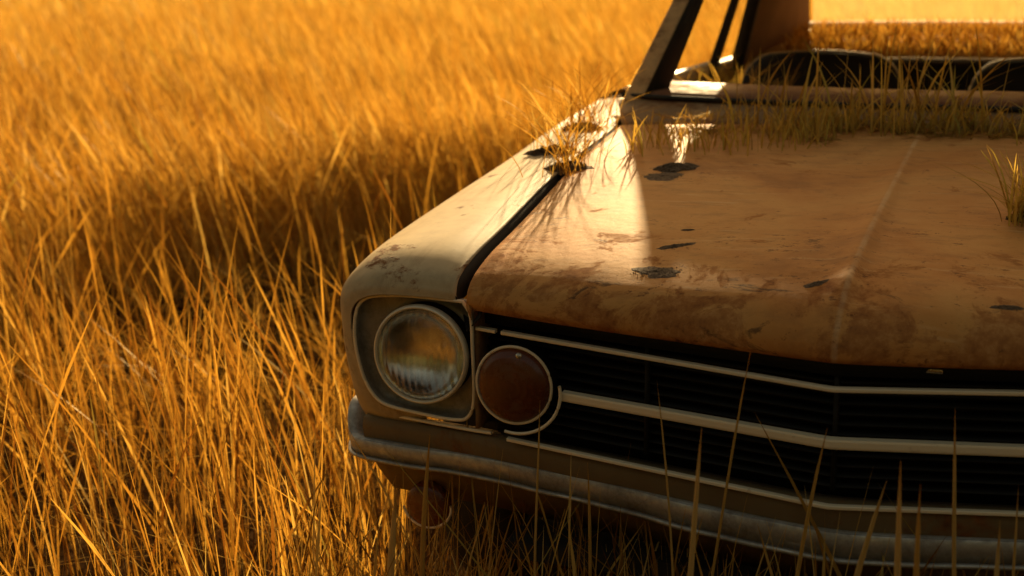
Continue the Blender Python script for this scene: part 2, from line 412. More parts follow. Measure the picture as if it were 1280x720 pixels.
def bar(x0, x1, zf, w, d, name, par, n=40, mat='trim', lab=None):
    x = np.linspace(x0, x1, n); y = gy(x); z = zf(x) * np.ones_like(x)
    prof = [(d, -w / 2), (.0012, -w / 2), (0, -w * .28), (0, w * .28), (.0012, w / 2), (d, w / 2)]
    G = np.stack([np.stack([x, y + a, z + c], 1) for a, c in prof], 1)
    m = MB(); m.grid(G, close_v=True); return m.build(name, M[mat], par, lab, smooth=False, bevel=0)
bar(-.549, .549, top_z, .0062, .012, 'trim_strip', car, 121)
bar(-.597, -.560, top_z, .0058, .012, 'trim_strip', car, 6); bar(.560, .597, top_z, .0058, .012, 'trim_strip', car, 6)
bar(-.437, .437, mid_z, .0145, .016, 'trim_strip', car, 121)
bar(-.540, .540, lambda x: bot_z(x), .0060, .010, 'trim_strip', car, 121)
# lower strip continuing under the lamp unit
for s in (-1, 1):
    xa = np.linspace(-.575, -.815, 18)
    pts = np.stack([xa, .135 + .05 * (-xa - .575) / .24 + .015, .540 - .0 * xa], 1)
    pts[:, 1] = .128 + .045 * np.clip((-xa - .575) / .24, 0, 1) ** 1.3; pts[-5:, 2] += np.array([0, .001, .004, .010, .020])
    m = MB(); m.tube(pts, .0032, 8); m.build('trim_strip', M['trim'], car, mirror=s > 0)
# header panel behind the hood lip
hp = MB(); hp.grid(np.stack([np.stack([xs, gy(xs) + o, np.full_like(xs, z)], 1) for o, z in ((.036, .722), (.032, .745), (.05, .775))]))
hp.build('header_panel', M['black'], car, solid=.002)
lt = MB(); lt.box((.128, .055, .735), (.034, .012, .008)); lt.build('hood_latch', M['chrome'], car, bevel=.002)
# ---- indicator lamps in the grille
TC = np.array([-.523, .096, .637])
for mir in (False, True):
    t = MB(); t.lathe([(.0625, .012), (.0615, .0), (.056, -.008), (.04, -.0135), (.02, -.0165), (.0005, -.0175)], TC, n=56)
    to = t.build('indicator_lamp', M['amber'], car, 'round dark red indicator lamp set in the grille' , mirror=mir)
    t = MB(); a = np.linspace(0, 2 * np.pi, 64, endpoint=False)
    t.tube(np.stack([TC[0] + .0645 * np.cos(a), np.full(64, TC[1] + .001), TC[2] + .0645 * np.sin(a)], 1), .0027, 8, closed=True)
    t.build('lamp_rim', M['trim'], to, mirror=mir)
    t = MB(); t.lathe([(.060, .0), (.064, .03), (.05, .08)], TC, n=40); t.build('lamp_body', M['black'], to, mirror=mir)
    a = np.radians(np.linspace(-104, 12, 40)); cx, cz = -.514, .634
    t = MB(); t.tube(np.stack([cx + .077 * np.cos(a), np.full(40, .078), cz + .072 * np.sin(a)], 1), .0028, 8)
    t.build('lamp_surround', M['trim'], to, mirror=mir)
    t = MB(); t.lathe([(.0005, -.003), (.005, -.002), (.006, .002)], TC + [.012, -.008, .052], n=16); t.build('lamp_screw', M['chrome'], to, mirror=mir)

# ---- valance below the grille and bumper
xv = np.linspace(-.83, .83, 81)
yv = np.where(np.abs(xv) < .56, gy(xv), .115 + .035 * np.clip((np.abs(xv) - .56) / .26, 0, 1) ** 1.2)
yv = np.convolve(np.pad(yv, 3, mode='edge'), np.ones(7) / 7, 'valid')
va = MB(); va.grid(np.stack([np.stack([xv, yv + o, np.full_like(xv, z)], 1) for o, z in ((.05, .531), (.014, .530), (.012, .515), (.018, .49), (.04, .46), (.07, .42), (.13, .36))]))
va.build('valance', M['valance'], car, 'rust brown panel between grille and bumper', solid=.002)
BP = np.array([(0, .004), (-.05, .008), (-.19, .036), (-.33, .076), (-.48, .112), (-.62, .136), (-.72, .142), (-.80, .148), (-.85, .166), (-.878, .205), (-.888, .26), (-.892, .34)])
bp = catmull(BP, 60)
bp = np.vstack([bp[::-1], bp[1:] * [-1, 1]])
sx_ = np.abs(bp[:, 0])
rise = .034 * np.clip((sx_ - .855) / .03, 0, 1) ** 1.3
back = np.gradient(bp, axis=0); nrm = np.stack([-back[:, 1], back[:, 0]], 1); nrm /= np.linalg.norm(nrm, axis=1)[:, None]
if nrm[len(nrm) // 2][1] > 0: nrm = -nrm     # outward = -y at the middle
bands = [[(-.050, .490), (-.012, .494), (.003, .4945)], [(.003, .4945), (.0055, .4925), (.0045, .472), (.0005, .451)], [(.0005, .451), (.006, .449), (.007, .4445), (.004, .441)], [(.004, .441), (-.006, .438), (-.03, .441)]]
bm = MB()
dent = .0016 * np.sin(bp[:, 0] * 23) + .0012 * np.sin(bp[:, 0] * 51 + 1)
for band in bands:
    bm.grid(np.array([[(bp[i, 0] + nrm[i, 0] * (o + dent[i]), bp[i, 1] + nrm[i, 1] * (o + dent[i]), z + (.4945 - z) * (.08 + .22 * min(sx_[i] / .8, 1)) + 1.35 * rise[i] * np.clip((z - .445) / .05, 0, 1)) for o, z in band] for i in range(len(bp))]))
bm.build('bumper', M['bumper'], car, 'slim pitted chrome bumper with upturned ends', solid=.0015)
# lamp hanging below the bumper
FC = np.array([-.728, .20, .365])
f = MB(); f.lathe([(.043, .012), (.042, .0), (.036, -.006), (.02, -.011), (.0005, -.013)], FC, n=40); fo = f.build('fog_lamp', M['amber'], car, 'small round lamp hanging in shade below the bumper')
f = MB(); a = np.radians(np.linspace(-172, 8, 48)); f.tube(np.stack([FC[0] + .046 * np.cos(a), np.full(48, FC[1] - .002), FC[2] + .040 * np.sin(a)], 1), .0026, 8); f.build('lamp_rim', M['trim'], fo)
f = MB(); f.tube([FC + [0, .03, .03], FC + [0, .035, .12]], .008); f.build('lamp_bracket', M['black'], fo)

# ---- cowl, dash, firewall, floor
us = np.linspace(-1, 1, 61)
def cowl_row(xe, ye, ze, yc, zc):
    return np.stack([xe * us, yc + (ye - yc) * np.abs(us) ** 2.2, zc + (ze - zc) * us ** 2], 1)
cw = MB(); cw.grid(np.stack([cowl_row(.690, 1.272, .905, 1.222, .915), cowl_row(.694, 1.288, .928, 1.236, .940), cowl_row(.70, 1.296, .934, 1.246, .947), cowl_row(.735, 1.40, .955, 1.30, .957), cowl_row(.760, 1.462, .970, 1.36, .970), cowl_row(.752, 1.475, .972, 1.372, .972)]))
cw.build('cowl', M['paint_brown'], car, 'brown cowl panel overgrown by grass in front of the open windscreen', solid=.002)
rb = MB(); rb.tube(cowl_row(.748, 1.472, .979, 1.368, .979), .006, 8); rb.build('windscreen_rubber', M['rubber'], car)
ds = MB(); ds.grid(np.stack([cowl_row(.738, 1.476, .966, 1.374, .967), cowl_row(.738, 1.477, .980, 1.376, .981), cowl_row(.735, 1.50, .990, 1.40, .990), cowl_row(.73, 1.70, 1.000, 1.60, .998), cowl_row(.725, 1.72, .99, 1.63, .988), cowl_row(.72, 1.73, .88, 1.65, .80)]))
ds.build('dashboard', M['dash'], car, 'red brown rusted dashboard top behind the cowl', solid=.002)
sd = MB()
sd.box((0, 1.40, .62), (1.50, .03, .64)); sd.box((0, 2.4, .30), (1.68, 2.0, .03)); sd.box((0, .72, .34), (1.1, 1.2, .03)); sd.box((0, .24, .62), (1.16, .02, .30))
sd.build('floor_pan', M['dark'], car, smooth=False)

# ---- A pillars
def lerp(a, b, t): return np.asarray(a) * (1 - t) + np.asarray(b) * t
P0 = [(-.740, 1.445, .968), (-.690, 1.452, .968), (-.655, 1.545, .968), (-.762, 1.555, .962)]
P1 = [(-.636, 1.815, 1.352), (-.600, 1.83, 1.362), (-.590, 1.90, 1.362), (-.648, 1.90, 1.350)]
for mir in (False, True):
    m = MB(); m.hexa(P0, P1); po = m.build('windscreen_pillar', M['paint_pillar'], car, mirror=mir, bevel=.006)
    m = MB(); q0 = [(-.688, 1.462, .985), (-.684, 1.455, .985), (-.651, 1.545, .985), (-.657, 1.547, .985)]
    q1 = [(-.600, 1.837, 1.355), (-.596, 1.833, 1.355), (-.586, 1.898, 1.355), (-.591, 1.899, 1.355)]
    m.hexa(q0, q1); m.build('pillar_lining', M['dark'], po, mirror=mir)
    # B pillar post, door, quarter
    m = MB(); m.hexa([(-.765, 2.42, .95), (-.742, 2.42, .95), (-.742, 2.48, .95), (-.765, 2.48, .95)], [(-.655, 2.52, 1.355), (-.635, 2.52, 1.355), (-.635, 2.56, 1.355), (-.655, 2.56, 1.355)])
    m.build('door_pillar', M['dark'], car, mirror=mir, bevel=.004)
    m = MB(); m.hexa([(-.768, 2.78, .95), (-.740, 2.78, .95), (-.60, 3.40, 1.03), (-.70, 3.48, 1.03)], [(-.652, 2.70, 1.352), (-.63, 2.70, 1.352), (-.56, 3.10, 1.345), (-.61, 3.14, 1.335)])
    co = m.build('rear_pillar', M['liner'], car, mirror=mir, bevel=.008)
    m = MB(); m.hexa([(-.762, 2.765, .95), (-.722, 2.765, .95), (-.722, 2.80, .95), (-.762, 2.80, .95)], [(-.652, 2.70, 1.354), (-.615, 2.70, 1.354), (-.615, 2.735, 1.354), (-.652, 2.735, 1.354)])
    m.build('pillar_lining', M['dark'], co, mirror=mir)
    def side(y0, y1, name, mat, lab):
        ys = np.linspace(y0, y1, 24); rows = []
        for y in ys:
            tl = np.clip((y - 3.3) / 1.2, 0, 1); sh = -.03 * tl
            arch = .30 + max(0, .36 - abs(y - 3.42)) * .95 if abs(y - 3.42) < .36 else .30
            rows.append([(-.745, y, .955 + sh), (-.748, y, .985 + sh), (-.79, y, .983 + sh), (-.835, y, .965 + sh), (-.858, y, .938 + sh), (-.884, y, .82 + sh), (-.888, y, max(.66, arch)), (-.882, y, max(.46, arch)), (-.86, y, max(.30, arch))])
        m = MB(); m.grid(catmull(np.array(rows), 40, 1)); return m.build(name, mat, car, lab, solid=.002, mirror=mir, offset=1)
    do = side(1.604, 2.52, 'door', M['paint'], None)
    hd = MB(); hd.tube([(-.886, 2.28, .80), (-.905, 2.29, .80), (-.908, 2.38, .80), (-.887, 2.40, .80)], .008); hd.build('handle', M['chrome'], do, mirror=mir)
    sill = MB(); sill.tube([(-.765, 1.60, .984), (-.765, 2.0, .988), (-.765, 2.52, .988)], .011, 10, squash=(1.6, .6)); sill.build('window_sill', M['trim'], do, mirror=mir)
    side(2.527, 4.48, 'quarter_panel', M['paint'], None)
# ---- roof, rear deck
def roof_row(y, z, hw, dz): return np.stack([hw * us, y + .04 * us ** 2 * (1 if y < 2 else -.5), z - dz * np.abs(us) ** 2.6], 1)
rf = MB(); rf.grid(np.stack([roof_row(1.785, 1.366, .620, .02), roof_row(1.81, 1.382, .640, .03), roof_row(1.95, 1.402, .660, .045), roof_row(2.4, 1.414, .668, .055), roof_row(2.95, 1.404, .645, .055), roof_row(3.13, 1.380, .610, .04), roof_row(3.16, 1.366, .60, .03)]))
rf.build('roof', M['paint'], car, solid=.03)
ln_ = MB(); ys_ = np.linspace(1.95, 2.72, 40)  # cloth sheet added to keep side-window sun off the hood
ln_.grid(np.array([[(-.642 - .006 * t + .012 * math.sin(9 * y + 2 * t) * t, y, 1.36 - (.145 + .006 * math.sin(7 * y) + .01 * math.sin(17 * y)) * t) for t in np.linspace(0, 1, 8)] for y in ys_]))
ln_.build('window_sun_blocker', M['liner'], car, 'brown cloth sheet added above the side window to block the sun', solid=.003)
dk = MB(); dk.grid(np.stack([cowl_row(.74, 3.47, 1.02, 3.455, 1.062), cowl_row(.745, 3.50, 1.0, 3.49, 1.066), cowl_row(.745, 3.9, .97, 3.9, 1.03), cowl_row(.745, 4.40, .93, 4.46, .98), cowl_row(.745, 4.46, .90, 4.52, .95), cowl_row(.76, 4.48, .45, 4.54, .45)]))
dk.build('boot_lid', M['paint'], car, solid=.002)
sh = MB(); sh.grid(np.stack([cowl_row(.72, 2.88, .90, 2.88, .90), cowl_row(.72, 2.90, .985, 2.90, .988), cowl_row(.66, 3.15, 1.02, 3.15, 1.028), cowl_row(.60, 3.40, 1.06, 3.41, 1.068)]))
sh.build('parcel_shelf', M['shelf'], car, solid=.01)
rw = MB(); xr = np.linspace(-.60, .60, 25); yr = 3.445 - .05 * (xr / .6) ** 2
rw.grid(np.stack([np.stack([xr, yr - o, z + .004 * (1 - (xr / .6) ** 2)], 1) for o, z in ((.10, 1.060), (.095, 1.068), (.03, 1.081), (.0, 1.083), (.0, 1.05))]))
rwo = rw.build('rear_window', M['sill'], car, 'dusty rear window glowing with sunlight')
gl = MB(); gl.grid(np.array([[(x, 3.43 - .30 * t + .01 * (1 - x * x), 1.084 + .285 * t) for x in np.linspace(-.60 + .04 * t, .60 - .04 * t, 12)] for t in np.linspace(0, 1, 8)]))
gl.build('glass', M['dusty'], rwo)
# ---- seats
def seat(cx, hw, y, ztop, name='seat', lab=None):
    m = MB(); n = 28; a = np.linspace(0, np.pi, n)
    outline = []
    r = .10
    for t in np.linspace(0, 1, 6): outline.append((-hw, .45 + (ztop - r - .45) * t))
    for t in np.radians(np.linspace(180, 90, 9))[1:]: outline.append((-hw + r + r * math.cos(t), ztop - r + r * math.sin(t)))
    for t in np.linspace(-1, 1, 9)[1:-1]: outline.append(((hw - r) * t, ztop + .008 * (1 - t * t)))
    for t in np.radians(np.linspace(90, 0, 9)): outline.append((hw - r + r * math.cos(t), ztop - r + r * math.sin(t)))
    for t in np.linspace(1, 0, 6)[1:]: outline.append((hw, .45 + (ztop - r - .45) * t))
    o = np.array(outline)
    def ring(k, dy): 
        c = np.array([0, .7]); q = c + (o - c) * k
        return np.stack([cx + q[:, 0], y + dy + .22 * (q[:, 1] - .45) * .5, q[:, 1]], 1)
    m.grid(np.stack([ring(.05, -.065), ring(.6, -.068), ring(.9, -.055), ring(.98, -.03), ring(1, 0), ring(.98, .03), ring(.9, .05), ring(.05, .055)]))
    so = m.build(name, M['vinyl'], car, lab)
    p = MB(); p.tube(ring(1.0, 0)[4:-4], .0045, 6); p.build('piping', M['piping'], so)
    c = MB(); c.box((cx, y - .25, .43), (2 * hw, .5, .14)); c.build('seat_cushion', M['vinyl'], so, bevel=.03)
seat(-.40, .235, 2.32, 1.030, lab='black seat with thin pale piping along its top'); seat(.30, .27, 2.28, 1.022)
seat(0, .66, 2.72, .985, 'rear_bench')
# ---- wheels
def wheel(x, y):
    s = -1 if x < 0 else 1
    m = MB(); m.lathe([(.20, -.07), (.25, -.085), (.295, -.08), (.31, -.05), (.312, 0), (.31, .05), (.295, .08), (.25, .085), (.20, .07)], (x, y, .29), 'x', 48)
    wo = m.build('wheel', M['rubber'], car)
    m = MB(); m.lathe([(.20, .07), (.19, .05), (.12, .03), (.08, .055), (.05, .065), (.001, .068)], (x, y, .29), 'x', 40, s); m.build('rim', M['bumper'], wo)
for x in (-.76, .76):
    for y in (.80, 3.42): wheel(x, y)

# ------------------------------------------------------------------ grass
def blades(base, h, w, ldir, lean, curve, segs=4, head=None, tint=None, orient=None):
    """arrays -> ribbons; returns verts, quads, tint per vertex"""
    n = len(h); t = np.linspace(0, 1, segs + 1)[None, :]
    L = np.stack([np.cos(ldir), np.sin(ldir)], 1)
    off = (lean[:, None] * t + curve[:, None] * t ** 2.2) * h[:, None]
    tot = lean + curve
    zz = h[:, None] * (t / np.sqrt(1 + (lean[:, None] + .55 * curve[:, None] * t) ** 2))
    C = np.zeros((n, segs + 1, 3))
    C[..., 0] = base[:, 0:1] + L[:, 0:1] * off; C[..., 1] = base[:, 1:2] + L[:, 1:2] * off; C[..., 2] = base[:, 2:3] + zz
    o = rng.uniform(0, np.pi, n) if orient is None else orient
    W = np.stack([np.cos(o), np.sin(o), np.zeros(n)], 1)
    wp = np.interp(t[0], [0, .5, .85, 1], [.85, 1, .55, .06])[None, :] * np.ones((n, 1))
    if head is not None:
        hp = np.interp(t[0], [0, .7, .78, .88, 1], [.55, .45, 1.5, 1.3, .1])[None, :]
        wp = np.where(head[:, None], hp, wp)
    wd = (w[:, None] * wp * .5)[..., None] * W[:, None, :]
    V = np.stack([C - wd, C + wd], 2).reshape(n, -1, 3)        # n, 2*(segs+1), 3
    k = 2 * (segs + 1)
    q = np.array([(2 * i, 2 * i + 1, 2 * i + 3, 2 * i + 2) for i in range(segs)])
    F = (np.arange(n)[:, None, None] * k + q[None]).reshape(-1, 4)
    tint = rng.uniform(0, 1, n) if tint is None else tint
    return V.reshape(-1, 3), F, np.repeat(tint, k)
def blade_mesh(name, parts, mats, matidx=None):
    vs, fs, ts, mi = [], [], [], []; b = 0
    for i, (v, f, t) in enumerate(parts):
        vs.append(v); fs.append(f + b); ts.append(t); b += len(v); mi.append(np.full(len(f), matidx[i] if matidx else 0))
    v = np.concatenate(vs); f = np.concatenate(fs); t = np.concatenate(ts); mi = np.concatenate(mi)
    me = bpy.data.meshes.new(name)
    me.vertices.add(len(v)); me.vertices.foreach_set('co', v.astype(np.float32).ravel())
    me.loops.add(f.size); me.loops.foreach_set('vertex_index', f.astype(np.int32).ravel())
    me.polygons.add(len(f)); me.polygons.foreach_set('loop_start', np.arange(0, f.size, 4, dtype=np.int32))
    try: me.polygons.foreach_set('loop_total', np.full(len(f), 4, np.int32))
    except Exception: pass
    me.update(calc_edges=True)
    a = me.attributes.new('tint', 'FLOAT', 'POINT'); a.data.foreach_set('value', t.astype(np.float32))
    for m in mats: me.materials.append(m)
    me.polygons.foreach_set('material_index', mi.astype(np.int32))
    me.polygons.foreach_set('use_smooth', np.ones(len(f), bool))
    me.update(); return me

CAM = np.array([.272, -1.997])
def wave(x, y, s=1.0, ph=0.0):
    return (np.sin(x * 1.7 * s + ph) * np.cos(y * 1.3 * s - ph) + .6 * np.sin(x * 3.9 * s - y * 2.7 * s + 1 + ph) + .4 * np.sin(x * 7.1 * s + y * 6.3 * s + 2 * ph)) / 2
def scatter(n, d0, d1, a0, a1, power=1.0):
    """polar scatter round the viewpoint; angle measured from +y towards +x"""
    d = d0 * (d1 / d0) ** rng.uniform(0, 1, n) if power == 'log' else np.sqrt(rng.uniform(d0 ** 2, d1 ** 2, n))
    a = np.radians(rng.uniform(a0, a1, n))
    return np.stack([CAM[0] + d * np.sin(a), CAM[1] + d * np.cos(a)], 1), d
def outside_car(p, m=.05):
    x, y = p[:, 0], p[:, 1]
    front = .02 + .18 * np.abs(x)
    return ~((np.abs(x) < .89 + m) & (y > front) & (y < 4.55 + m))
def patch(p):     # trampled strip of short grass along the flank
    x, y = p[:, 0], p[:, 1]
    e = ((x + 1.85) / 1.0) ** 2 + ((y - 2.5) / 1.35) ** 2 + .35 * wave(x, y, 1.6, 2.)
    return np.clip(1.15 - e, 0, 1)
field = []
def field_layer(n, d0, d1, a0, a1, hm, hs, wm, power=1.0, segs=4, zmin=0, keep=None, leanx=1.0, tm=.5):
    p, d = scatter(n, d0, d1, a0, a1, power)
    k = outside_car(p)
    if keep is not None: k &= keep(p)
    # clumping
    k &= (wave(p[:, 0], p[:, 1], 1.0, .4) + rng.normal(0, .5, len(p))) > -.62
    p, d = p[k], d[k]; m = len(p)
    pa = patch(p)
    h = np.clip(rng.normal(hm, hs, m), .08, None) * (1 + .16 * wave(p[:, 0], p[:, 1], .7, 1.))
    h *= 1 - .82 * np.clip(pa * 1.9, 0, 1) * (rng.uniform(0, 1, m) < .90)
    frontzone = (np.abs(p[:, 0]) < .95) & (p[:, 1] < .25)
    h = np.where(frontzone, h * .62, h)
    w = wm * rng.uniform(.55, 1.45, m)
    left = np.clip((-p[:, 0] - .9) / 2.2, 0, 1)
    wind = np.pi + rng.normal(0, .55, m) - .15
    rnd = rng.uniform(0, 2 * np.pi, m)
    ld = np.where(rng.uniform(0, 1, m) < .35 + .5 * left, wind, rnd)
    lean = np.abs(rng.normal(.04 + .20 * left, .10, m)) * leanx * (1 + .5 * wave(p[:, 0], p[:, 1], .5, 3))
    cur = np.abs(rng.normal(.06, .10, m)) + .10 * left
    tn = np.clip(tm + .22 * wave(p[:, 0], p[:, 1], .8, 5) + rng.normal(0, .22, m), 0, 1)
    base = np.column_stack([p, np.full(m, -.01)])
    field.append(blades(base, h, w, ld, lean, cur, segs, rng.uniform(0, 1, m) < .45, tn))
A0, A1 = -47, 8
field_layer(8000, 1.25, 5.2, -64, A1, .55, .13, .0031, segs=6, tm=.34)  # near blades tinted browner, standing in for shade
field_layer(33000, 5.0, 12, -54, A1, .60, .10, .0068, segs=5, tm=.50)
field_layer(44000, 11.5, 26, A0, A1, .62, .10, .013, segs=4, tm=.60)  # far blades tinted paler in place of haze
field_layer(36000, 25, 55, A0, A1, .62, .10, .030, segs=3, tm=.68)  # palest tint, haze put into the blade colour
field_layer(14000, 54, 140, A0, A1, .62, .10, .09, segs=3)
# the other flank, seen only from a step aside
field_layer(9000, 1.6, 9, A1, 40, .60, .12, .008, segs=4)
field_layer(9000, 9, 40, A1, 40, .62, .10, .02, segs=3)
field_layer(19000, 3.9, 8.4, -40, -17, .58, .09, .0062, segs=5, tm=.46, keep=lambda p: (p[:, 0] > -4.6) & (p[:, 1] > 2.7) & (patch(p) < .25) & (((p[:, 0] + 1.9) / 1.5) ** 2 + ((p[:, 1] - 3.4) / 2.0) ** 2 < .7 + .5 * rng.uniform(0, 1, len(p))))
nf = len(field)
# grass filling the shade before and below the bumper
m = 1500; p = np.column_stack([rng.uniform(-.98, .75, m), np.zeros(m)]); p[:, 1] = .12 * np.abs(p[:, 0]) - rng.uniform(-.16, .36, m)
field.append(blades(np.column_stack([p, np.zeros(m)]), np.clip(rng.normal(.40, .10, m), .15, .62), rng.uniform(.0022, .0046, m), rng.uniform(0, 6.28, m), np.abs(rng.normal(.08, .10, m)), np.abs(rng.normal(.12, .16, m)), 6, rng.uniform(0, 1, m) < .4, rng.uniform(0, 1, m)))
# broken and lying straws
p, d = scatter(1500, 1.3, 6, A0, A1); k = outside_car(p, .1); p = p[k]; m = len(p)
field.append(blades(np.column_stack([p, rng.uniform(.02, .30, m)]), rng.uniform(.10, .30, m), rng.uniform(.002, .004, m), rng.uniform(0, 6.28, m), np.abs(rng.normal(2.2, .9, m)), rng.uniform(-.4, .6, m), 5, None, rng.uniform(.1, .6, m)))
# broad leaves and bent stalks close by
p, d = scatter(700, 1.3, 4.6, A0, A1); k = outside_car(p, .08) & ~((np.abs(p[:, 0]) < .9) & (p[:, 1] < .2) & (rng.uniform(0, 1, len(p)) < .8)); p = p[k]; m = len(p)
field.append(blades(np.column_stack([p, np.zeros(m)]), rng.uniform(.35, .74, m) * (1 - .6 * patch(p)), rng.uniform(.0045, .009, m), np.where(rng.uniform(0, 1, m) < .65, np.pi + rng.normal(0, .5, m), rng.uniform(0, 6.28, m)), np.abs(rng.normal(.30, .2, m)), np.abs(rng.normal(.2, .25, m)), 7, None, np.clip(rng.normal(.42, .2, m), 0, 1)))
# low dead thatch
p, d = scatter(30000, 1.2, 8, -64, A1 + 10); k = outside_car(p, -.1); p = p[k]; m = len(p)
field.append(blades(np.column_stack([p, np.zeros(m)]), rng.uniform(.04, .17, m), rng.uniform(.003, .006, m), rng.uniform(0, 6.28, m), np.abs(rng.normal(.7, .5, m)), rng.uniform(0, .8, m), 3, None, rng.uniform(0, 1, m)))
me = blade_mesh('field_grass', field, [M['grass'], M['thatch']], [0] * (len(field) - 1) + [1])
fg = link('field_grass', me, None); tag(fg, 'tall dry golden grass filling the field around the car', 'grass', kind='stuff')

# prominent stalks standing before the grille and bumper: top, low point
ST = [((-.097,-.10,.782),(-.143,.53),.0042,'thin pale stalk leaning across all grille strips up to the hood edge'),
 ((.017,-.14,.698),(-.013,.528),.0062,'stalk crossing the thick grille strip right at its centre bend'),
 ((-.129,-.25,.716),(-.148,.513),.0085,'thick golden blade reaching the thick grille strip left of the centre bend'),
 ((-.244,-.06,.717),(-.225,.504),.0036,'faint thin stalk before the grille between indicator lamp and leaning pale stalk'),
 ((.123,-.28,.712),(.129,.564),.0095,'thick upright blade right of the centre bend, taller of a close pair'),
 ((.148,-.30,.692),(.152,.576),.0088,'thick upright blade right of the centre bend, shorter of a close pair'),
 ((.174,-.16,.748),(.191,.523),.0060,'dim straight stalk rising past every strip in the right part of the grille'),
 ((.237,-.22,.627),(.239,.555),.0090,'short pointed orange blade before the bumper near the right picture edge'),
 ((-.575,-.12,.617),(-.598,.388),.0090,'bright orange blade crossing the bumper below the headlight'),
 ((-.594,-.20,.555),(-.609,.42),.0135,'broad blurred orange blade standing below the bumper beside the hanging lamp'),
 ((-.429,-.05,.665),(-.437,.406),.0042,'thin golden stalk rising in front of the dark red indicator lamp'),
 ((.099,-.18,.648),(.069,.516),.0090,'slanting brown blade crossing the lowest grille strip right of the centre bend'),
 ((.254,-.12,.640),(.259,.516),.0045,'thin light stalk over the bumper at the right picture edge'),
 ((-.080,-.10,.533),(-.061,.463),.0060,'short blade just reaching the top of the bumper left of centre'),
 ((-.354,-.05,.575),(-.350,.418),.0058,'upright stalk over the bumper right of the indicator lamp')]
for top, (lx, lz), w, lab in ST:
    T = np.array(top); Lw = np.array([lx, top[1], lz]); dx = (Lw[0] - T[0]) / (Lw[2] - T[2])
    pts = []
    for t in np.linspace(0, 1, 12):
        z = T[2] * t; pts.append((T[0] + dx * (z - T[2]) * (1 - .25 * (1 - t)) + .004 * math.sin(5 * t + 9 * T[0]), T[1] + .03 * (t - 1) * (-1), z))
    pts = np.array(pts); rr = w / 2 * np.interp(np.linspace(0, 1, 12), [0, .5, .8, .93, 1], [.8, 1, .9, .55, .08])
    m = MB(); m.tube(pts, rr, 6, squash=(1, .45)); o = m.build('grass_stalk', M['grass'])
    at = o.data.attributes.new('tint', 'FLOAT', 'POINT'); at.data.foreach_set('value', np.full(len(o.data.vertices), rng.uniform(.72, .93), np.float32))
    o.location = (0, 0, 0); tag(o, lab, 'grass stalk', 'single stalks in front of the grille and bumper')

# grass rooted in the cowl and along the rear of the hood
def cowl_base(n):
    cx = rng.uniform(-.56, .74, 26); cy = rng.normal(1.205, .045, 26); i = rng.integers(0, 26, n)
    cl = rng.uniform(0, 1, n) < .72
    x = np.where(cl, cx[i] + rng.normal(0, .022, n), rng.uniform(-.60, .74, n)); y = np.where(cl, cy[i] + rng.normal(0, .022, n), rng.normal(1.215, .05, n))
    return x, y
cg = []
n = 1050; x, y = cowl_base(n)
dens = np.interp(x, [-.6, -.45, -.2, 0, .7], [.15, .3, .7, 1, 1]); k = rng.uniform(0, 1, n) < dens; x, y = x[k], y[k]; n = len(x)
z = np.array([hood_z(a, c) if c < 1.24 else .950 + .03 * (c - 1.24) for a, c in zip(x, y)])
B = np.column_stack([x, y, z - .004])
cg.append(blades(B, rng.uniform(.025, .085, n), rng.uniform(.0022, .0042, n), rng.uniform(0, 6.28, n), np.abs(rng.normal(.2, .2, n)), np.abs(rng.normal(.3, .3, n)), 5))
cx = rng.uniform(-.5, .74, 30); x = cx[rng.integers(0, 30, 230)] + rng.normal(0, .018, 230); y = rng.normal(1.23, .05, 230); k = rng.uniform(0, 1, 230) < np.interp(x, [-.5, -.3, 0, .7], [.25, .5, 1, 1]); x, y = x[k], y[k]; n = len(x)
z = np.array([hood_z(a, c) if c < 1.24 else .950 for a, c in zip(x, y)])
cg.append(blades(np.column_stack([x, y, z - .004]), rng.uniform(.08, .22, n) * rng.uniform(.6, 1.25, n), rng.uniform(.003, .0066, n), rng.uniform(0, 6.28, n), np.abs(rng.normal(.12, .12, n)), np.abs(rng.normal(.35, .4, n)), 8))
# blades running forward over the hood corner
n = 260; x = rng.uniform(-.58, -.16, n); y = np.interp(x, [-.58, -.44, -.3, -.16], [.98, .98, 1.04, 1.10]) + rng.normal(0, .055, n)
z = np.array([hood_z(a, c) for a, c in zip(x, y)])
cg.append(blades(np.column_stack([x, y, z - .003]), rng.uniform(.03, .085, n), rng.uniform(.0022, .0045, n), rng.uniform(0, 6.28, n), np.abs(rng.normal(.1, .12, n)), np.abs(rng.normal(.15, .2, n)), 5))
n = 900; x, y = cowl_base(n); x = np.clip(x + rng.normal(0, .02, n), -.62, .7)
z = np.array([hood_z(a, c) if c < 1.22 else .952 for a, c in zip(x, y)])
cg.append(blades(np.column_stack([x, y, z]), rng.uniform(.012, .04, n), rng.uniform(.003, .007, n), rng.uniform(0, 6.28, n), rng.uniform(.8, 3.5, n), rng.uniform(-.3, .8, n), 3, None, rng.uniform(0, .35, n)))
o = link('cowl_grass', blade_mesh('cowl_grass', cg, [M['cowlgrass']]), None)
tag(o, 'short olive and straw grass sprouting along the cowl and rear hood edge', 'grass', kind='stuff')
# straw lying and growing on the parcel shelf and by the left door inside
n = 3400; x = rng.uniform(-.62, .66, n); y = rng.uniform(2.93, 3.36, n); z = .988 + (y - 2.9) * .158
o = link('shelf_straw', blade_mesh('shelf_straw', [blades(np.column_stack([x, y, z]), rng.uniform(.02, .06, n), rng.uniform(.003, .006, n), rng.uniform(0, 6.28, n), np.abs(rng.normal(.3, .3, n)), rng.uniform(0, .4, n), 4)], [M['grass']]), None)
tag(o, 'golden straw covering the parcel shelf below the rear window', 'straw', kind='stuff')

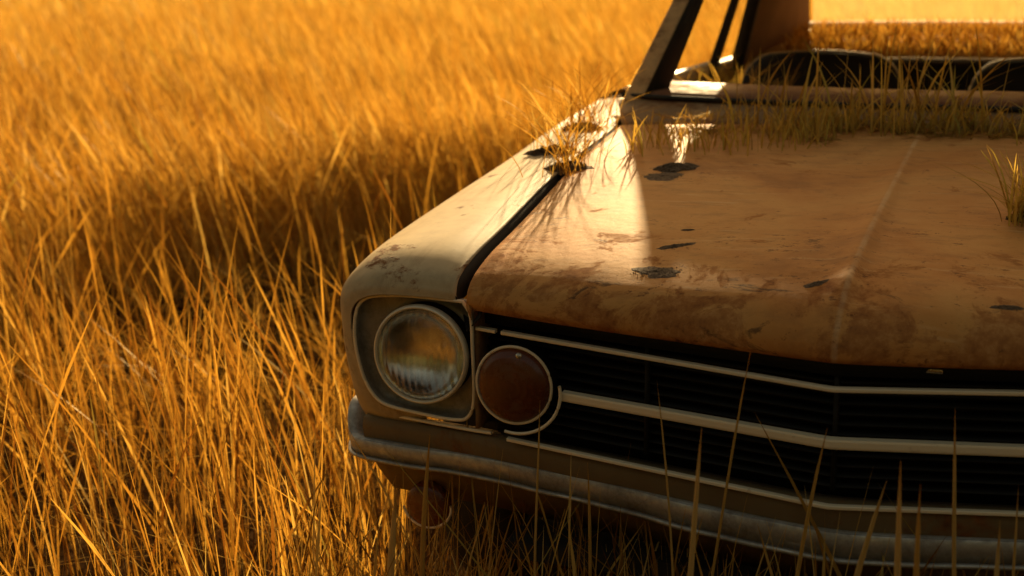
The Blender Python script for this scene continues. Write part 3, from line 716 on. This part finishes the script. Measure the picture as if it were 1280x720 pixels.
def lump(name, x, y, z, rx, ry, rz, mat, seed, lab, cat, group=None, rot=0.0):
    r = np.random.default_rng(seed); nu, nv = 40, 9; P = []
    ph = r.uniform(0, 6.28, 6)
    for i in range(nv):
        t = i / (nv - 1); row = []
        for j in range(nu):
            a = 2 * np.pi * j / nu
            k = 1 + .2 * math.sin(2 * a + ph[0]) + .12 * math.sin(3 * a + ph[1]) + .09 * math.sin(7 * a + ph[2]) + .05 * r.normal()
            u, v = rx * k * (1 - t) * math.cos(a), ry * k * (1 - t) * math.sin(a)
            X, Y = x + u * math.cos(rot) - v * math.sin(rot), y + u * math.sin(rot) + v * math.cos(rot)
            zz = z(X, Y) if callable(z) else z
            row.append((X, Y, zz - .0004 + rz * (1 - (1 - t) ** 3) * (.75 + .5 * r.uniform()) ))
        P.append(row)
    m = MB(); m.grid(np.array(P), close_v=True)
    for q in range(int(30 + 5000 * rx)):       # loose crumbs in and around the patch
        a = r.uniform(0, 6.28); k = abs(r.normal(.62, .36)); s_ = r.uniform(.0010, .0028) * (1 if k < 1 else .6)
        u, v = rx * k * math.cos(a), ry * k * math.sin(a)
        X, Y = x + u * math.cos(rot) - v * math.sin(rot), y + u * math.sin(rot) + v * math.cos(rot)
        zz = (z(X, Y) if callable(z) else z) + rz * max(0, 1 - k) * .8
        w_ = [(X + s_ * (1 + .5 * r.normal()) * math.cos(b_), Y + s_ * (1 + .5 * r.normal()) * math.sin(b_), zz - .001) for b_ in np.linspace(0, 6.28, 6)[:-1]]
        m.add(w_ + [(X, Y, zz + s_ * r.uniform(.2, .5))], [(i_, (i_ + 1) % 5, 5) for i_ in range(5)])
    o = m.build(name, M[mat], smooth=False); tag(o, lab, cat, group); return o
HZ = lambda X, Y: hood_z(X, Y)
G1 = 'dark moss patches on the hood'
lump('moss_patch', -.300, .150, HZ, .044, .024, .0012, 'moss', 1, 'oval dark moss patch at the front of the sunlit part of the hood', 'moss', G1)
lump('moss_patch', -.300, .262, HZ, .030, .010, .002, 'moss', 2, 'small slanting moss streak just behind the oval moss patch', 'moss', G1, .5)
lump('moss_patch', -.048, .112, HZ, .018, .008, .002, 'moss', 3, 'small dark speck of moss left of the hood centre crease', 'moss', G1, .4)
lump('moss_patch', .225, .098, HZ, .026, .006, .002, 'moss', 4, 'thin dark moss streak on the hood near the right picture edge', 'moss', G1, .1)
lump('moss_patch', -.437, .700, HZ, .046, .034, .0015, 'moss', 5, 'largest dark moss clump by the grass at the rear hood corner', 'moss', G1)
lump('moss_patch', -.430, .765, HZ, .042, .028, .010, 'moss', 6, 'raised dark moss cushion at the foot of the short hood grass', 'moss', G1, .7)
lump('moss_patch', -.30, .345, HZ, .011, .004, .002, 'moss', 8, 'tiniest moss fleck on the hood behind the slanting streak', 'moss', G1, .2)

def fender_z(X, Y):
    d = (FG[..., 0] - X) ** 2 + (FG[..., 1] - Y) ** 2; d = np.where(FG[..., 2] > .76, d, 9)
    return FG[np.unravel_index(np.argmin(d), d.shape)][2]
def tuft(x, y, z, n, h0, h1, spread, lab, cat='grass tuft', moss=.05, leanm=.15, mat='grass', seed=1, group=None, ws=1.0):
    e = bpy.data.objects.new('grass_tuft', None); COL.objects.link(e); e.location = (x, y, z); e.empty_display_size = .05
    tag(e, lab, cat, group)
    bx = rng.normal(0, spread[0], n); by = rng.normal(0, spread[1], n)
    v, f, t = blades(np.column_stack([bx, by, np.full(n, -.004)]), rng.uniform(h0, h1, n), ws * rng.uniform(.0013, .0034, n), rng.uniform(0, 6.28, n), np.abs(rng.normal(leanm, .18, n)), np.abs(rng.normal(.45, .45, n)), 7, rng.uniform(0, 1, n) < .3)
    o = bpy.data.objects.new('blades', blade_mesh('blades', [(v, f, t)], [M[mat]])); COL.objects.link(o); o.parent = e
    if moss:
        r = np.random.default_rng(seed); nu, nv = 28, 7; P = []
        for i in range(nv):
            tt = i / (nv - 1)
            P.append([((1 - tt) * moss * (1.5 if abs(math.cos(2 * np.pi * j / nu)) > .5 else 1.1) * (1 + .3 * r.normal() * .6) * math.cos(2 * np.pi * j / nu), (1 - tt) * moss * (1 + .2 * r.normal()) * math.sin(2 * np.pi * j / nu), .018 * (1 - (1 - tt) ** 2.5) * (.6 + .8 * r.uniform()) - .008) for j in range(nu)])
        m = MB(); m.grid(np.array(P), close_v=True); me = mesh_from('soil_clump', m.v, m.f); me.materials.append(M['soil'])
        o = bpy.data.objects.new('soil_clump', me); COL.objects.link(o); o.parent = e
    return e
G2 = 'grass tufts sprouting on the car'
tuft(-.645, .76, .895, 90, .05, .18, (.022, .05), 'grass tuft sprouting from the gap between fender and hood', moss=.036, seed=3, group=G2)
tuft(-.735, .93, fender_z(-.735, .93), 50, .04, .13, (.035, .02), 'low grass tuft with dark soil on the outer side of the fender top', moss=.040, seed=4, group=G2)
tuft(-.765, 1.22, fender_z(-.765, 1.22), 120, .05, .19, (.045, .05), 'feathery grass tuft at the rear end of the fender by the windscreen pillar', moss=.040, seed=5, group=G2)
tuft(.236, .50, hood_z(.236, .50) , 170, .04, .13, (.016, .02), 'isolated grass tuft on the hood at the right picture edge', moss=.026, seed=6, mat='cowlgrass', group=G2, ws=1.3, leanm=.05)
tuft(-.56, 1.95, .86, 130, .09, .22, (.07, .07), 'dim grass tuft inside the car at the left end of the dashboard', moss=.0, mat='cowlgrass', group=G2)

# ------------------------------------------------------------------ ground
def ground():
    k = NT('field_soil'); c = k.coord()
    n1 = k.noise(c, 3, 9, .7); n2 = k.noise(c, 40, 8, .75)
    col = k.ramp(k.math('ADD', k.math('MULTIPLY', n1, .5), k.math('MULTIPLY', n2, .5)), [(.3, (.020, .010, .005)), (.5, (.045, .023, .010)), (.7, (.10, .055, .022))])
    ge = k.n('ShaderNodeVectorMath', operation='LENGTH'); k.l(c, ge.inputs[0])
    far = k.n('ShaderNodeMapRange'); k.l(ge.outputs['Value'], far.inputs['Value']); far.inputs['From Min'].default_value = 60; far.inputs['From Max'].default_value = 140
    col = k.mix(far.outputs[0], col, (.42, .24, .06))      # beyond the modelled blades the ground is closed straw cover
    k.bsdf(col, 1.0, 0, n2, .6, .02, **{'Specular IOR Level': 0.0}); return k.m
xs_ = np.array([-1500, -400, -120, -60, -30, -16, -8, -4, 0, 4, 8, 16, 30, 60, 120, 400, 1500.])
G = np.array([[(x, y, .02 * math.sin(x * .7) * math.cos(y * .6) if abs(x) < 10 and abs(y) < 10 and 0 else 0) for x in xs_] for y in xs_])
m = MB(); m.grid(G); o = m.build('ground', ground()); o['kind'] = 'structure'; o['label'] = 'dark earth under the dry grass'

# unseen screen of leaves added behind the camera to shade the car front
n = 18000; tc = rng.uniform(-1, 1, n); hgt = 1 - rng.uniform(0, 1, n) ** 1.6
wx = 8 + tc * 34; top_ = 10 + 1.8 * np.sin(wx * .31) + 1.2 * np.sin(wx * .83 + 1)
wy = -17 - rng.uniform(0, 4, n) + .006 * (wx - 8) ** 2; wz = .3 + hgt * top_
c3 = np.stack([wx, wy, wz], 1); sz = rng.uniform(.25, .6, n)
u3 = rng.normal(0, 1, (n, 3)); u3 /= np.linalg.norm(u3, axis=1)[:, None]; q3 = np.cross(u3, rng.normal(0, 1, (n, 3))); q3 /= np.linalg.norm(q3, axis=1)[:, None]
u3 *= sz[:, None]; q3 *= sz[:, None] * .6
V = np.stack([c3 - u3, c3 - q3, c3 + u3, c3 + q3], 1).reshape(-1, 3)
wm = link('leaf_shade_screen', blade_mesh('leaf_shade_screen', [(V, np.arange(4 * n).reshape(-1, 4), np.repeat(rng.uniform(0, 1, n), 4))], [grass_mat('shade_screen_leaves', [(0, (.03, .035, .010)), (1, (.07, .065, .018))], .2)]), None)
tag(wm, 'unseen screen of dark leaves added behind the camera to shade the car front', 'leaf_shade_screen', kind='stuff')

# ------------------------------------------------------------------ light
EL, AZ = R(16.75), R(-10.8)          # azimuth from +y towards +x
w = bpy.data.worlds.new('World'); scene.world = w; w.use_nodes = True
nt = w.node_tree; nt.nodes.clear()
out = nt.nodes.new('ShaderNodeOutputWorld'); bg = nt.nodes.new('ShaderNodeBackground'); sky = nt.nodes.new('ShaderNodeTexSky')
sky.sky_type = 'NISHITA'; sky.sun_disc = False; sky.sun_elevation = EL; sky.sun_rotation = AZ; sky.dust_density = 4.0; sky.air_density = 1.6; sky.ozone_density = .6
mx = nt.nodes.new('ShaderNodeMix'); mx.data_type = 'RGBA'; mx.blend_type = 'MULTIPLY'; mx.inputs[0].default_value = 1; mx.inputs[7].default_value = (1.0, .76, .50, 1)
nt.links.new(sky.outputs[0], mx.inputs[6]); nt.links.new(mx.outputs[2], bg.inputs['Color']); bg.inputs['Strength'].default_value = .047
nt.links.new(bg.outputs[0], out.inputs['Surface'])
sl_ = bpy.data.lights.new('Sun', 'SUN'); sl_.energy = 5.0; sl_.angle = R(1.0); sl_.color = (1.0, .735, .37)
so = bpy.data.objects.new('Sun', sl_); COL.objects.link(so)
dv = Vector((math.sin(AZ) * math.cos(EL), math.cos(AZ) * math.cos(EL), math.sin(EL)))
so.rotation_euler = dv.to_track_quat('Z', 'Y').to_euler(); so.location = dv * 30

# ------------------------------------------------------------------ camera
cd = bpy.data.cameras.new('Camera'); cam = bpy.data.objects.new('Camera', cd); COL.objects.link(cam); scene.camera = cam
yaw, pitch, roll, f = -0.3635159, 0.2234445, -0.0091709, 1.7985
fw = Vector((math.sin(yaw) * math.cos(pitch), math.cos(yaw) * math.cos(pitch), -math.sin(pitch)))
r_ = fw.cross(Vector((0, 0, 1))).normalized(); u_ = r_.cross(fw)
c_, s_ = math.cos(roll), math.sin(roll)
rx, ux = r_ * c_ + u_ * s_, u_ * c_ - r_ * s_
mat = Matrix(((rx.x, ux.x, -fw.x, .27196), (rx.y, ux.y, -fw.y, -1.99684), (rx.z, ux.z, -fw.z, 1.30766), (0, 0, 0, 1)))
cam.matrix_world = mat
cd.sensor_width = 36; cd.lens = 36 * f * 1000 / 1280; cd.clip_end = 3000; cd.clip_start = .05
cd.dof.use_dof = True; cd.dof.focus_distance = 2.35; cd.dof.aperture_fstop = 4.0

scene.view_settings.view_transform = 'Standard'; scene.view_settings.look = 'None'; scene.view_settings.exposure = 1.5; scene.view_settings.gamma = 1
scene.cycles.max_bounces = 8; scene.cycles.diffuse_bounces = 3; scene.cycles.glossy_bounces = 3; scene.cycles.transmission_bounces = 4; scene.cycles.transparent_max_bounces = 8
scene.cycles.use_denoising = True; scene.cycles.sample_clamp_indirect = 6
